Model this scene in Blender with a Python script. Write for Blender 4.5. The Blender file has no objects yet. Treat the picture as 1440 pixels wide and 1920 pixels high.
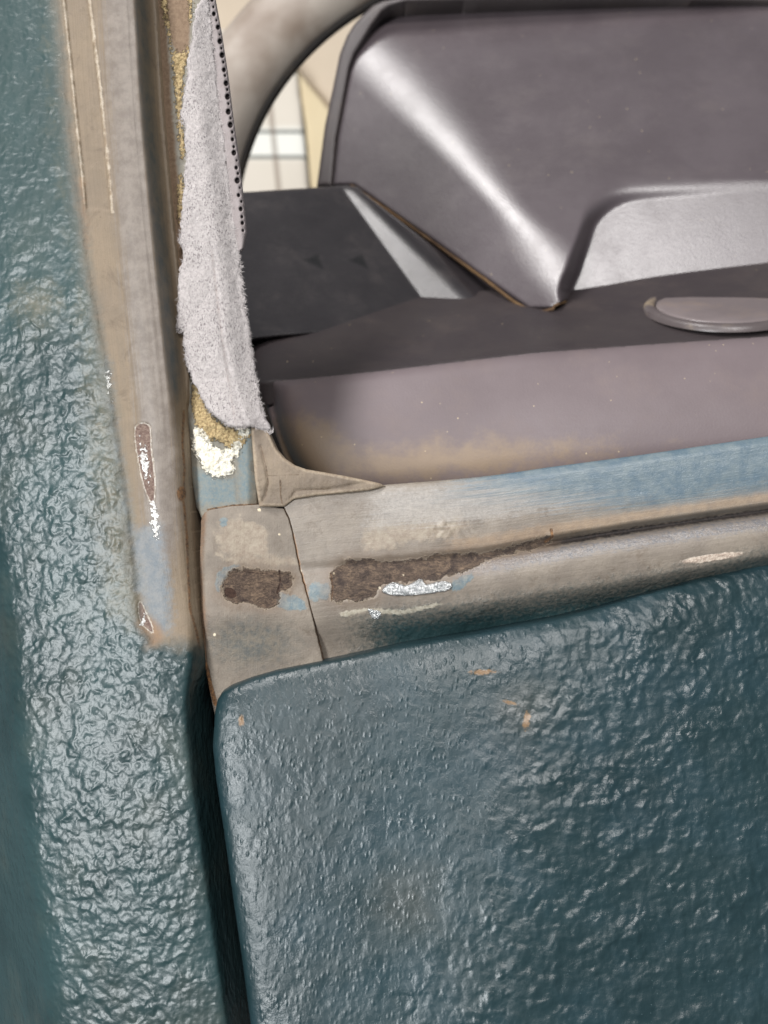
import bpy, math, random
import numpy as np
from mathutils import Vector, Matrix

# ------------------------------------------------------------------ camera, light, exposure
scene = bpy.context.scene
COL = scene.collection
PITCH = math.radians(35)
ORIGIN = np.array([0.0, 0.0, 1.0])
AX_U = np.array([1.0, 0.0, 0.0])
AX_V = np.array([0.0, math.sin(PITCH), math.cos(PITCH)])
AX_W = np.array([0.0, -math.cos(PITCH), math.sin(PITCH)])
D = 220.0           # mm, lens to the windscreen frame
K = 0.13            # mm per measured unit on the windscreen frame


def world(u, v, w):
    """frame coordinates in mm (right, up along the windscreen, out of it) -> metres in the world"""
    return (ORIGIN + 0.001 * (np.outer(u, AX_U) + np.outer(v, AX_V) + np.outer(w, AX_W)))


cam_data = bpy.data.cameras.new('camera')
cam = bpy.data.objects.new('camera', cam_data)
COL.objects.link(cam)
cam.matrix_world = Matrix.Translation(Vector(world([0], [0], [D])[0])) @ Matrix.Rotation(math.radians(90) - PITCH, 4, 'X')
cam_data.sensor_fit = 'HORIZONTAL'
cam_data.sensor_width = 36
cam_data.lens = 36 * D / (1440 * K)
cam_data.clip_start = 0.01
cam_data.clip_end = 100
cam_data.dof.use_dof = True
cam_data.dof.focus_distance = (D + 1) * 0.001
cam_data.dof.aperture_fstop = cam_data.lens / 2.4
scene.camera = cam

# dim even background, plus three unseen area lamps added for the highlights
w_ = bpy.data.worlds.new('World')
scene.world = w_
w_.use_nodes = True
w_.node_tree.nodes['Background'].inputs[0].default_value = (0.82, 0.93, 1.0, 1)
w_.node_tree.nodes['Background'].inputs[1].default_value = 0.16


def lamp(name, d, dist, sx, sy, power, col):
    """area lamp in direction d (frame right, up the windscreen, out of it), dist in metres, facing the windscreen corner"""
    d = np.array(d, float); d /= np.linalg.norm(d)
    dv = Vector(d[0] * AX_U + d[1] * AX_V + d[2] * AX_W)
    ld = bpy.data.lights.new(name, 'AREA')
    ld.shape = 'RECTANGLE'; ld.size = sx; ld.size_y = sy
    ld.energy = power; ld.color = col
    lo = bpy.data.objects.new(name, ld)
    COL.objects.link(lo)
    lo.location = Vector(ORIGIN) + dv * dist
    lo.rotation_euler = dv.to_track_quat('Z', 'Y').to_euler()
    return lo


lamp('hood_highlight_lamp', (-0.37, 0.80, 0.43), 1.7, 0.7, 0.28, 21, (1.0, 0.97, 0.95))  # added from upper left for the highlight along the hood ridge
lamp('recess_highlight_lamp', (0.08, 0.45, 0.88), 1.9, 0.40, 0.34, 19, (1.0, 0.97, 0.95))  # added overhead to brighten the hood recess, also sheens the bonnet
lamp('wing_glint_lamp', (-0.54, -0.03, 0.84), 2.0, 0.42, 0.5, 34, (0.97, 0.99, 1.0))  # unseen lamp added at front left for the glints on the wing

scene.view_settings.view_transform = 'Standard'
scene.view_settings.look = 'None'
scene.view_settings.exposure = 0.2
scene.view_settings.gamma = 1
scene.view_settings.use_curve_mapping = False
scene.render.engine = 'CYCLES'
scene.cycles.max_bounces = 6
scene.cycles.use_denoising = True

# ------------------------------------------------------------------ numeric helpers
rng = np.random.default_rng(7)
_PERM = rng.random((256, 256))


def vnoise(x, y):
    xi = np.floor(x).astype(int); yi = np.floor(y).astype(int)
    fx = x - xi; fy = y - yi
    fx = fx * fx * fx * (fx * (fx * 6 - 15) + 10); fy = fy * fy * fy * (fy * (fy * 6 - 15) + 10)
    a = _PERM[xi & 255, yi & 255]; b = _PERM[(xi + 1) & 255, yi & 255]
    c = _PERM[xi & 255, (yi + 1) & 255]; d = _PERM[(xi + 1) & 255, (yi + 1) & 255]
    return (a + (b - a) * fx) * (1 - fy) + (c + (d - c) * fx) * fy - 0.5


def fbm(x, y, n=3):
    s = 0; a = 1.0
    for i in range(n):
        s = s + a * vnoise(x * 2 ** i + 17.3 * i, y * 2 ** i + 5.1 * i); a *= 0.5
    return s


def sstep(a, b, x):
    t = np.clip((x - a) / (b - a), 0, 1)
    return t * t * (3 - 2 * t)


def softplus(x, s):
    z = np.clip(x / s, -40, 40)
    return s * np.log1p(np.exp(z))


def smin(a, b, k):
    h = np.clip(0.5 + 0.5 * (b - a) / k, 0, 1)
    return b + (a - b) * h - k * h * (1 - h)


def pw(keys, x):
    """smoothed piecewise curve through (x, y) keys"""
    ks = np.array(keys, float)
    xs, ys = ks[:, 0], ks[:, 1]
    h = np.diff(xs); dl = np.diff(ys) / h
    m = np.zeros(len(xs)); m[0] = dl[0]; m[-1] = dl[-1]
    for i in range(1, len(xs) - 1):
        if dl[i - 1] * dl[i] > 0:
            w1 = 2 * h[i] + h[i - 1]; w2 = h[i] + 2 * h[i - 1]
            m[i] = (w1 + w2) / (w1 / dl[i - 1] + w2 / dl[i])
    x0_ = np.asarray(x, float)
    x = np.clip(x0_, xs[0], xs[-1])
    ex = np.where(x0_ > xs[-1], (x0_ - xs[-1]) * m[-1], np.where(x0_ < xs[0], (x0_ - xs[0]) * m[0], 0.0))
    i = np.clip(np.searchsorted(xs, x, side='right') - 1, 0, len(xs) - 2)
    t = (x - xs[i]) / h[i]
    return ((2 * t ** 3 - 3 * t ** 2 + 1) * ys[i] + (t ** 3 - 2 * t ** 2 + t) * h[i] * m[i]
            + (-2 * t ** 3 + 3 * t ** 2) * ys[i + 1] + (t ** 3 - t ** 2) * h[i] * m[i + 1] + ex)


def wider(poly):
    """carry a panel on to the right, past the part the photograph frames"""
    return [(a + 430, b + (-60 if 100 < b < 1500 else 0)) if a >= 1550 else (a, b) for a, b in poly]


def pw_rows(X, W, x):
    """per row cubic through columns X[n,J] (ascending) with values W[n,J], evaluated at x[n]"""
    h = np.diff(X, axis=1); dl = np.diff(W, axis=1) / h
    m = np.zeros_like(W); m[:, 0] = dl[:, 0]; m[:, -1] = dl[:, -1]
    p = dl[:, :-1] * dl[:, 1:]
    w1 = 2 * h[:, 1:] + h[:, :-1]; w2 = h[:, 1:] + 2 * h[:, :-1]
    with np.errstate(divide='ignore', invalid='ignore'):
        mm = (w1 + w2) / (w1 / dl[:, :-1] + w2 / dl[:, 1:])
    m[:, 1:-1] = np.where(p > 0, mm, 0)
    i = np.clip((X <= x[:, None]).sum(1) - 1, 0, X.shape[1] - 2)
    r = np.arange(len(x))
    hh = h[r, i]
    t = np.clip((x - X[r, i]) / hh, 0, 1)
    return ((2 * t ** 3 - 3 * t ** 2 + 1) * W[r, i] + (t ** 3 - 2 * t ** 2 + t) * hh * m[r, i]
            + (-2 * t ** 3 + 3 * t ** 2) * W[r, i + 1] + (t ** 3 - t ** 2) * hh * m[r, i + 1])


def smooth_poly(pts, n=6, closed=True):
    """Catmull-Rom through the points"""
    p = np.array(pts, float)
    out = []
    N = len(p)
    for i in range(N if closed else N - 1):
        if closed:
            a, b, c, d = p[i - 1], p[i], p[(i + 1) % N], p[(i + 2) % N]
        else:
            a, b, c, d = p[max(i - 1, 0)], p[i], p[i + 1], p[min(i + 2, N - 1)]
        for j in range(n):
            t = j / n
            out.append(0.5 * (2 * b + (c - a) * t + (2 * a - 5 * b + 4 * c - d) * t * t + (3 * b - a - 3 * c + d) * t ** 3))
    if not closed:
        out.append(p[-1])
    return np.array(out)


def d_line(x, y, pts):
    p = np.array(pts, float)
    best = np.full(x.shape, 1e9)
    for i in range(len(p) - 1):
        a, b = p[i], p[i + 1]
        e = b - a; L = e @ e + 1e-9
        t = np.clip(((x - a[0]) * e[0] + (y - a[1]) * e[1]) / L, 0, 1)
        best = np.minimum(best, (x - a[0] - t * e[0]) ** 2 + (y - a[1] - t * e[1]) ** 2)
    return np.sqrt(best)


def sd_poly(x, y, pts):
    """signed distance to a closed outline, negative inside"""
    p = np.array(pts, float)
    ins = np.zeros(x.shape, bool)
    j = len(p) - 1
    for i in range(len(p)):
        xi, yi = p[i]; xj, yj = p[j]
        if yi != yj:
            ins ^= ((yi > y) != (yj > y)) & (x < (xj - xi) * (y - yi) / (yj - yi) + xi)
        j = i
    d = d_line(x, y, np.vstack([p, p[:1]]))
    return np.where(ins, -d, d)


def sd_any(x, y, polys):
    r = None
    for q in polys:
        s = sd_poly(x, y, q)
        r = s if r is None else np.minimum(r, s)
    return r


def sd_ell(x, y, cx, cy, a, b, ang=0):
    c, s = math.cos(ang), math.sin(ang)
    X = (x - cx) * c + (y - cy) * s; Y = -(x - cx) * s + (y - cy) * c
    return (np.sqrt((X / a) ** 2 + (Y / b) ** 2) - 1) * min(a, b)


# ------------------------------------------------------------------ mesh helpers
def to_frame(px, py, w):
    s = K * (D - w) / D
    return (px - 720) * s, (960 - py) * s, w


def link_mesh(name, verts, faces, mat, parent=None, attrs=None, lp=None, smooth=True):
    me = bpy.data.meshes.new(name)
    verts = np.asarray(verts, float)
    off = np.array(parent_loc(parent)) if parent is not None else np.zeros(3)
    me.vertices.add(len(verts))
    me.vertices.foreach_set('co', (verts - off).astype(np.float32).ravel())
    fl = np.concatenate([np.asarray(f, int) for f in faces]) if not isinstance(faces, np.ndarray) else faces.ravel()
    sizes = np.array([len(f) for f in faces]) if not isinstance(faces, np.ndarray) else np.full(len(faces), faces.shape[1])
    me.loops.add(len(fl)); me.loops.foreach_set('vertex_index', fl.astype(np.int32))
    me.polygons.add(len(sizes))
    me.polygons.foreach_set('loop_start', np.concatenate([[0], np.cumsum(sizes)[:-1]]).astype(np.int32))
    me.polygons.foreach_set('loop_total', sizes.astype(np.int32))
    me.polygons.foreach_set('use_smooth', np.full(len(sizes), smooth, bool))
    me.update(calc_edges=True)
    me.validate()
    for k, a in (attrs or {}).items():
        at = me.attributes.new(k, 'FLOAT', 'POINT'); at.data.foreach_set('value', np.asarray(a, np.float32))
    for k, a in (lp or {}).items():
        at = me.attributes.new(k, 'FLOAT_VECTOR', 'POINT'); at.data.foreach_set('vector', np.asarray(a, np.float32).ravel())
    me.materials.append(mat)
    o = bpy.data.objects.new(name, me)
    COL.objects.link(o)
    if parent is not None:
        o.parent = parent
    return o


def parent_loc(p):
    t = Vector((0, 0, 0))
    while p is not None:
        t += p.location; p = p.parent
    return t


def thing(name, label, cat, loc):
    o = bpy.data.objects.new(name, None)
    o.empty_display_size = 0.02
    COL.objects.link(o)
    o.location = Vector(loc)
    o['label'] = label; o['category'] = cat
    return o


def panel(name, outline, wf, mat, parent, step=2.5, roll=0.0, skirt=3.0, attrs=None, st=None, wig=0):
    """a pressed panel: relief wf (mm) inside an outline, rolled edge, folded down rim of depth skirt"""
    P = np.array(outline, float)
    x0, y0 = P.min(0) - step * 2; x1, y1 = P.max(0) + step * 2
    gx = np.arange(x0, x1 + step, step); gy = np.arange(y0, y1 + step, step)
    X, Y = np.meshgrid(gx, gy)
    x = X.ravel().copy(); y = Y.ravel().copy()

    def sdf(a, b):
        if wig:
            a = a + wig * 2 * fbm(a / 14.0, b / 14.0, 3); b = b + wig * 2 * fbm(a / 14.0 + 40, b / 14.0, 3)
        return sd_poly(a, b, P)
    s = sdf(x, y)
    ny, nx = X.shape
    idx = np.arange(nx * ny).reshape(ny, nx)
    q = np.stack([idx[:-1, :-1], idx[1:, :-1], idx[1:, 1:], idx[:-1, 1:]], -1).reshape(-1, 4)
    keep = (s[q] < -0.25 * step).any(1)
    q = q[keep]
    used = np.unique(q)
    remap = np.full(nx * ny, -1); remap[used] = np.arange(len(used))
    q = remap[q]; x = x[used]; y = y[used]; s = s[used]
    for _ in range(3):
        o = s > 0
        if not o.any():
            break
        e = 0.5
        xo, yo = x[o], y[o]
        gxx = (sdf(xo + e, yo) - sdf(xo - e, yo)) / (2 * e); gyy = (sdf(xo, yo + e) - sdf(xo, yo - e)) / (2 * e)
        n = np.maximum(np.hypot(gxx, gyy), 0.3)
        x[o] -= gxx / n * s[o] * 0.98; y[o] -= gyy / n * s[o] * 0.98
        s[o] = sdf(x[o], y[o])
    w = wf(x, y)
    if roll:
        t = np.clip(roll + s, 0, roll)
        w = w - (roll - np.sqrt(np.maximum(roll * roll - t * t, 0))) * K
    A = {k: f(x, y) for k, f in (attrs or {}).items()}
    ST = np.stack(st(x, y), 1) if st else None
    # rim
    e = np.concatenate([q[:, [0, 1]], q[:, [1, 2]], q[:, [2, 3]], q[:, [3, 0]]])
    key = np.sort(e, 1); code = key[:, 0].astype(np.int64) * (len(x) + 1) + key[:, 1]
    uq, inv, cnt = np.unique(code, return_inverse=True, return_counts=True)
    be = e[cnt[inv] == 1]
    bv = np.unique(be)
    m2 = np.full(len(x), -1); m2[bv] = len(x) + np.arange(len(bv))
    rim = np.stack([be[:, 1], be[:, 0], m2[be[:, 0]], m2[be[:, 1]]], 1)
    u, v, ww = to_frame(x, y, w)
    s2 = skirt(x[bv], y[bv]) if callable(skirt) else skirt
    verts = np.concatenate([world(u, v, ww), world(u[bv], v[bv], ww[bv] - s2)])
    lp = np.concatenate([np.stack([u, v, ww], 1), np.stack([u[bv], v[bv], ww[bv] - s2], 1)])
    lpd = {'lp': lp}
    A = {k: np.concatenate([a, a[bv]]) for k, a in A.items()}
    if ST is not None:
        lpd['st'] = np.concatenate([ST, ST[bv]])
    return link_mesh(name, verts, np.concatenate([q, rim]), mat, parent, A, lpd)


# ------------------------------------------------------------------ node helpers
def lin(r, g, b):
    f = lambda c: (c / 255 / 12.92) if c / 255 <= 0.04045 else ((c / 255 + 0.055) / 1.055) ** 2.4
    return (f(r), f(g), f(b), 1)


class G:
    def __init__(self, name):
        self.m = bpy.data.materials.new(name)
        self.m.use_nodes = True
        self.nt = self.m.node_tree
        self.bsdf = self.nt.nodes['Principled BSDF']

    def _set(self, sock, v):
        if v is None:
            return
        if hasattr(v, 'is_output'):
            self.nt.links.new(v, sock)
        else:
            sock.default_value = v

    def attr(self, name, vec=False):
        n = self.nt.nodes.new('ShaderNodeAttribute'); n.attribute_name = name
        return n.outputs['Vector'] if vec else n.outputs['Fac']

    def scale(self, vec, sx, sy, sz=1.0):
        n = self.nt.nodes.new('ShaderNodeVectorMath'); n.operation = 'MULTIPLY'
        self._set(n.inputs[0], vec); n.inputs[1].default_value = (sx, sy, sz)
        return n.outputs[0]

    def noise(self, vec, scale, detail=3, rough=0.55, dist=0.0):
        n = self.nt.nodes.new('ShaderNodeTexNoise')
        self._set(n.inputs['Vector'], vec); n.inputs['Scale'].default_value = scale
        n.inputs['Detail'].default_value = detail; n.inputs['Roughness'].default_value = rough
        n.inputs['Distortion'].default_value = dist
        return n.outputs['Fac']

    def vor(self, vec, scale, feature='F1', smooth=0.6, out='Distance', rnd=1.0):
        n = self.nt.nodes.new('ShaderNodeTexVoronoi'); n.feature = feature
        self._set(n.inputs['Vector'], vec); n.inputs['Scale'].default_value = scale
        n.inputs['Randomness'].default_value = rnd
        if feature == 'SMOOTH_F1':
            n.inputs['Smoothness'].default_value = smooth
        return n.outputs[out]

    def math(self, op, a, b=None, c=None):
        n = self.nt.nodes.new('ShaderNodeMath'); n.operation = op
        self._set(n.inputs[0], a); self._set(n.inputs[1], b); self._set(n.inputs[2], c)
        return n.outputs[0]

    def ramp(self, v, a, b, lo=0.0, hi=1.0):
        n = self.nt.nodes.new('ShaderNodeMapRange'); n.interpolation_type = 'SMOOTHSTEP'
        self._set(n.inputs['Value'], v)
        n.inputs['From Min'].default_value = a; n.inputs['From Max'].default_value = b
        n.inputs['To Min'].default_value = lo; n.inputs['To Max'].default_value = hi
        return n.outputs['Result']

    def mix(self, f, a, b):
        n = self.nt.nodes.new('ShaderNodeMix'); n.data_type = 'RGBA'
        self._set(n.inputs[0], f); self._set(n.inputs[6], a); self._set(n.inputs[7], b)
        return n.outputs[2]

    def lerp(self, f, a, b):
        n = self.nt.nodes.new('ShaderNodeMix'); n.data_type = 'FLOAT'
        self._set(n.inputs[0], f); self._set(n.inputs[2], a); self._set(n.inputs[3], b)
        return n.outputs[0]

    def bump(self, h, strength=1.0, dist=0.001):
        n = self.nt.nodes.new('ShaderNodeBump')
        n.inputs['Strength'].default_value = strength; n.inputs['Distance'].default_value = dist
        self._set(n.inputs['Height'], h)
        return n.outputs[0]

    def finish(self, col, rough, metal=0.0, height=None, spec=0.5, bump_strength=1.0):
        b = self.bsdf
        self._set(b.inputs['Base Color'], col); self._set(b.inputs['Roughness'], rough)
        self._set(b.inputs['Metallic'], metal); self._set(b.inputs['Specular IOR Level'], spec)
        if height is not None:
            self._set(b.inputs['Normal'], self.bump(height, bump_strength))
        return self.m


def texpaint(g, lp, size=1.0, amp=0.22, spk=0.5):
    """thick textured coating: wrinkled lumps. returns colour, roughness, height (mm)"""
    warp = g.noise(lp, 0.18 * size, 2)
    lump = g.noise(lp, 0.50 * size, 0.9, 0.45, 0.35)
    wide = g.noise(lp, 0.24 * size, 0.0, 0.4, 0.0)
    cell = g.vor(lp, 0.62 * size, 'SMOOTH_F1', 0.55)
    fine = g.noise(lp, 1.4 * size, 1.0, 0.5, 0.0)
    h = g.math('ADD', g.math('MULTIPLY', lump, 1.2), g.math('MULTIPLY', wide, 0.9))
    h = g.math('ADD', h, g.math('MULTIPLY', cell, -0.45))
    h = g.math('ADD', h, g.math('MULTIPLY', fine, 0.16))
    h = g.math('MULTIPLY', h, g.ramp(warp, 0.3, 0.7, amp * 0.7, amp * 1.2))
    big = g.noise(lp, 0.03, 3)
    col = g.mix(g.ramp(big, 0.35, 0.65), lin(30, 49, 51), lin(42, 63, 65))
    return col, h


def worn(name, base, layers, streak=0.25, streak_scale=(2.2, 0.04), rough=0.55, grain=0.03, spec=0.4, paint=None):
    """layered worn surface. base: (colour, colour). layers: dicts with attr (signed distance), c1, c2, amp, soft, rough, metal, h, hn, ns"""
    g = G(name)
    lp = g.attr('lp', True)
    st = g.attr('st', True)
    big = g.noise(lp, 0.09, 4, 0.6)
    col = g.mix(g.ramp(big, 0.3, 0.7), base[0], base[1])
    sn = g.noise(g.scale(st, *streak_scale), 1.0, 4, 0.65)
    sk = g.ramp(sn, 0.25, 0.75)
    dark = tuple(c * 0.62 for c in base[0][:3]) + (1,)
    lite = tuple(min(1, c * 1.45) for c in base[1][:3]) + (1,)
    col = g.mix(streak, col, g.mix(sk, dark, lite))
    fn = g.noise(lp, 2.2, 4, 0.7)
    col = g.mix(g.ramp(fn, 0.45, 0.75, 0, 0.35), col, dark)
    md = g.noise(lp, 0.33, 5, 0.72, 0.4)
    col = g.mix(g.ramp(md, 0.5, 0.72, 0, 0.55), col, lite)
    col = g.mix(g.ramp(md, 0.46, 0.3, 0, 0.55), col, dark)
    pits = g.ramp(g.noise(lp, 0.9, 3, 0.75), 0.64, 0.74)
    col = g.mix(g.math('MULTIPLY', pits, 0.4), col, lin(78, 62, 50))
    gr = g.noise(lp, 0.14, 6, 0.75, 0.6)
    col = g.mix(g.ramp(gr, 0.52, 0.7, 0, 0.5), col, lin(84, 70, 56))
    sc = g.noise(g.scale(st, streak_scale[0] * 2.2, streak_scale[1] * 2.2), 1.4, 2, 0.6)
    sc = g.math('MULTIPLY', g.ramp(sc, 0.66, 0.72), g.ramp(g.noise(lp, 0.2, 3), 0.45, 0.6))
    col = g.mix(g.math('MULTIPLY', sc, 0.55), col, lite)
    rgh = g.lerp(sk, rough - 0.06, rough + 0.12)
    metal = 0.0
    h = g.math('ADD', g.math('MULTIPLY', fn, grain * 2), g.math('MULTIPLY', sn, grain * 1.4))
    for i, L in enumerate(layers):
        d = g.attr(L['attr'])
        en = g.noise(lp, L.get('es', 0.6), 5, 0.65)
        d = g.math('ADD', d, g.math('MULTIPLY', g.math('SUBTRACT', en, 0.5), 2 * L.get('amp', 5)))
        if 'amp2' in L:
            e2 = g.noise(g.scale(st, *streak_scale), 1.3, 4, 0.7)
            d = g.math('ADD', d, g.math('MULTIPLY', g.math('SUBTRACT', e2, 0.5), 2 * L['amp2']))
        s = L.get('soft', 1.5)
        m = g.ramp(d, s, -s, 0.0, L.get('op', 1.0))
        if L.get('paint'):
            pc, ph = texpaint(g, lp, L.get('size', 1.0), L.get('tamp', 0.22))
            if L.get('tint'):
                tn = g.noise(lp, 0.05, 5, 0.6)
                pc = g.mix(g.ramp(tn, 0.45, 0.75, 0, L['tint']), pc, lin(120, 112, 92))
            pr = L.get('rough', 0.3)
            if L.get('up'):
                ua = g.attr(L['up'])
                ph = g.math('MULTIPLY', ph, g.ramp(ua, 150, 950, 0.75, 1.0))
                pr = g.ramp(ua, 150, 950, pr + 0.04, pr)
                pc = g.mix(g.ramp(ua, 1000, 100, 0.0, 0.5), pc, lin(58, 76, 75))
            col = g.mix(m, col, pc)
            rgh = g.lerp(m, rgh, pr)
            h = g.math('ADD', g.lerp(m, h, ph), g.math('MULTIPLY', m, L.get('h', 0.0)))
            continue
        n = g.noise(lp, L.get('ns', 1.2), 5, 0.7, L.get('nd', 0.0))
        cl = g.mix(g.ramp(n, 0.32, 0.68), L['c1'], L['c2'])
        if L.get('cracks'):
            halo = g.ramp(d, 34, -6, 0, 0.6)
            col = g.mix(halo, col, lin(98, 80, 64))
            fx = g.noise(g.scale(lp, 0.7, 1.8), 0.9, 6, 0.8, 1.4)
            fy = g.noise(lp, 3.2, 4, 0.75)
            cl = g.mix(g.ramp(fx, 0.38, 0.6, 0.8, 0.0), cl, lin(44, 34, 31))
            cl = g.mix(g.ramp(fy, 0.5, 0.75, 0, 0.5), cl, lin(132, 112, 94))
            lip = g.math('MULTIPLY', g.ramp(d, 5.0, 2.0), g.ramp(d, -1.0, 1.5))
            col = g.mix(g.math('MULTIPLY', lip, 0.2), col, lin(176, 160, 138))
            h = g.math('ADD', h, g.math('MULTIPLY', m, g.math('ADD', g.math('MULTIPLY', fx, 0.5), g.math('MULTIPLY', fy, 0.25))))
        col = g.mix(m, col, cl)
        rgh = g.lerp(m, rgh, L.get('rough', 0.6))
        if L.get('metal'):
            metal = g.lerp(m, metal, L['metal'])
        h = g.math('ADD', h, g.math('MULTIPLY', m, g.math('ADD', g.math('MULTIPLY', n, L.get('hn', 0.05)), L.get('h', 0.0))))
    return g.finish(col, rgh, metal, h, spec)


def plastic(name, c1, c2, rough=0.42, grain=0.05, dust=0.25, spec=0.5, dustcol=(150, 128, 104), spots=True, stain=False, slot=False):
    g = G(name)
    lp = g.attr('lp', True)
    n = g.noise(lp, 0.035, 4, 0.6)
    col = g.mix(g.ramp(n, 0.3, 0.7), c1, c2)
    dn = g.noise(lp, 0.06, 5, 0.7)
    col = g.mix(g.ramp(dn, 0.48, 0.8, 0, dust), col, lin(*dustcol))
    if slot:
        col = g.mix(g.ramp(g.attr('d_slot'), 4, -4, 0, 0.85), col, lin(14, 12, 13))
    if stain:
        sd_ = g.math('ADD', g.attr('d_stain'), g.math('MULTIPLY', g.math('SUBTRACT', g.noise(lp, 0.12, 5, 0.7), 0.5), 110))
        col = g.mix(g.ramp(sd_, 26, -30, 0, 0.65), col, lin(138, 118, 92))
    lea = g.vor(lp, 1.7, 'F1')
    fn = g.noise(lp, 3.0, 2)
    h = g.math('MULTIPLY', g.math('ADD', lea, fn), grain)
    if spots:
        v = g.vor(lp, 0.22, 'F1')
        sp = g.ramp(g.math('ADD', v, g.math('MULTIPLY', g.noise(lp, 2.0, 2), 0.05)), 0.085, 0.06)
        sel = g.ramp(g.noise(lp, 0.05, 2), 0.42, 0.56)
        sp = g.math('MULTIPLY', sp, sel)
        col = g.mix(g.math('MULTIPLY', sp, 0.75), col, lin(190, 172, 140))
    scr = g.noise(g.scale(lp, 0.35, 3.0, 1.0), 0.5, 4, 0.7)
    rg = g.lerp(g.ramp(dn, 0.4, 0.8), rough, rough + 0.06 + dust * 0.3)
    rg = g.math('ADD', rg, g.math('MULTIPLY', g.math('SUBTRACT', scr, 0.5), 0.12))
    return g.finish(col, rg, 0.0, h, spec)


# ------------------------------------------------------------------ CAR BODY
CK = [(525, 900), (526, 925), (529, 946), (543, 975), (554, 1025), (564, 1071), (572, 1100), (581, 1133), (606, 1237), (625, 1320), (632, 1350)]


CK_KEYS = CK
_cj = np.array([(np.interp(v, [p[1] for p in CK], [p[0] for p in CK]), v) for v in np.arange(900, 1351, 9.0)])
_cj[:, 0] += 1.6 * fbm(_cj[:, 1] / 11.0, _cj[:, 1] * 0 + 3.7, 3)
CK = [tuple(p) for p in _cj]


def crack_x(py):
    return pw([(b, a) for a, b in CK], py)


EDGE = [(-120, 249), (0, 258), (200, 270), (400, 288), (600, 308), (800, 328), (950, 337), (1060, 347), (1170, 358),
        (1240, 357), (1310, 348), (1400, 353), (1550, 372), (1700, 393), (1920, 425), (2040, 442)]
BOUND = [(-120, 92), (0, 106), (200, 124), (400, 148), (520, 166), (700, 200), (800, 215), (960, 238), (1100, 252),
         (1170, 262), (1205, 285)]
RIDGE1 = [(-120, 108), (0, 120), (200, 141), (390, 160), (600, 176)]
RIDGE2 = [(-120, 155), (0, 168), (200, 192), (400, 211), (600, 228)]
CREASE = [(-120, -90), (600, -40), (900, -12), (1150, 28), (1300, 45), (1500, 62), (1700, 88), (1920, 114), (2040, 126)]

body = thing('old_car', 'old car body with teal textured paint, sanded rusty windscreen frame and bonnet corner', 'car body',
             world([0], [-60], [-10])[0])


def paint_sd(x, y):
    """negative on the textured coat of the wing"""
    b = pw(BOUND, np.minimum(y, 1205))
    d = x - b
    lower = 1208 + 0.05 * (x - 300) + 12 * fbm(x / 30, y / 30) - y
    d2 = np.minimum(d, lower * 1.0)
    return np.where(y > 1120, np.where(x > 262, np.minimum(d2, lower), d2), d)


def wing_w(x, y):
    ed = pw(EDGE, y)
    t = np.clip((ed - x) / 330.0, 0, 1.5)
    w = 3.0 - 5.6 * t ** 1.6
    w = w - 3.2 * K * softplus(pw(CREASE, y) - 26 - x, 10)
    w = w + 0.13 * K * softplus(y - 1150, 60)
    up = 1 - sstep(700, 860, y)
    f_up = 7.5 * sstep(-10, 32, x - ed)
    f_lo = 1.15 * K * softplus(x - ed, 5)
    deep = sstep(1180, 1330, y)
    f_dp = 3.2 * K * softplus(x - ed - 3, 3.5)
    w = w - (up * f_up + (1 - up) * ((1 - deep) * f_lo + deep * f_dp))
    # sanded strip sits a coat lower and carries the mauve crown and two ridges
    sd = paint_sd(x, y)
    w = w - 0.35 * sstep(-4, 8, sd)
    rel = x - ed
    w = w + 0.7 * np.exp(-((rel + 40) / 26.0) ** 2) * sstep(1200, 1000, y)
    on = sstep(440, 360, y)
    r1 = pw(RIDGE1, y); r2 = pw(RIDGE2, y)
    w = w + on * (0.32 * np.exp(-((x - r1) / 3.2) ** 2) + 0.36 * np.exp(-((x - r2) / 3.4) ** 2))
    w = w - 0.28 * sstep(398, 388, y) * sstep(r1 - 1, r1 + 4, x) * sstep(r2 + 1, r2 - 4, x)
    w = w + 0.25 * np.exp(-((rel + 66) / 4.0) ** 2) * sstep(1050, 850, y)
    w = w + 0.12 * np.exp(-((rel + 22) / 3.0) ** 2) * sstep(900, 700, y)
    chip = sd_poly(x, y, CHIP1)
    w = w - 0.45 * sstep(3, -4, chip) - 0.35 * sstep(3, -4, sd_poly(x, y, CHIP2))
    w = w + 0.12 * fbm(x / 60, y / 60)
    return w


CHIP1 = smooth_poly([(255, 798), (268, 793), (280, 797), (283, 815), (284, 840), (289, 880), (291, 910), (289, 945), (284, 944),
                     (272, 920), (262, 880), (254, 835), (252, 812)], 4)
CHIP2 = smooth_poly([(260, 1128), (266, 1130), (274, 1148), (285, 1172), (288, 1186), (280, 1184), (266, 1170), (259, 1150)], 4)
CHIPW = smooth_poly([(284, 945), (290, 940), (295, 962), (296, 985), (297, 1010), (291, 1008), (285, 980)], 4)
BLUE_L = [smooth_poly([(196, 672), (203, 690), (208, 740), (216, 800), (226, 870), (243, 960), (252, 990), (300, 985), (305, 1030), (318, 1090), (318, 1180), (290, 1170),
                       (262, 1120), (246, 1090), (242, 1020), (228, 960), (214, 880), (205, 790), (198, 720)], 4)]
MAUVE = lambda x, y: np.abs((x - pw(EDGE, y)) + 34) - 34 + 40 * sstep(960, 1120, y)

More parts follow.
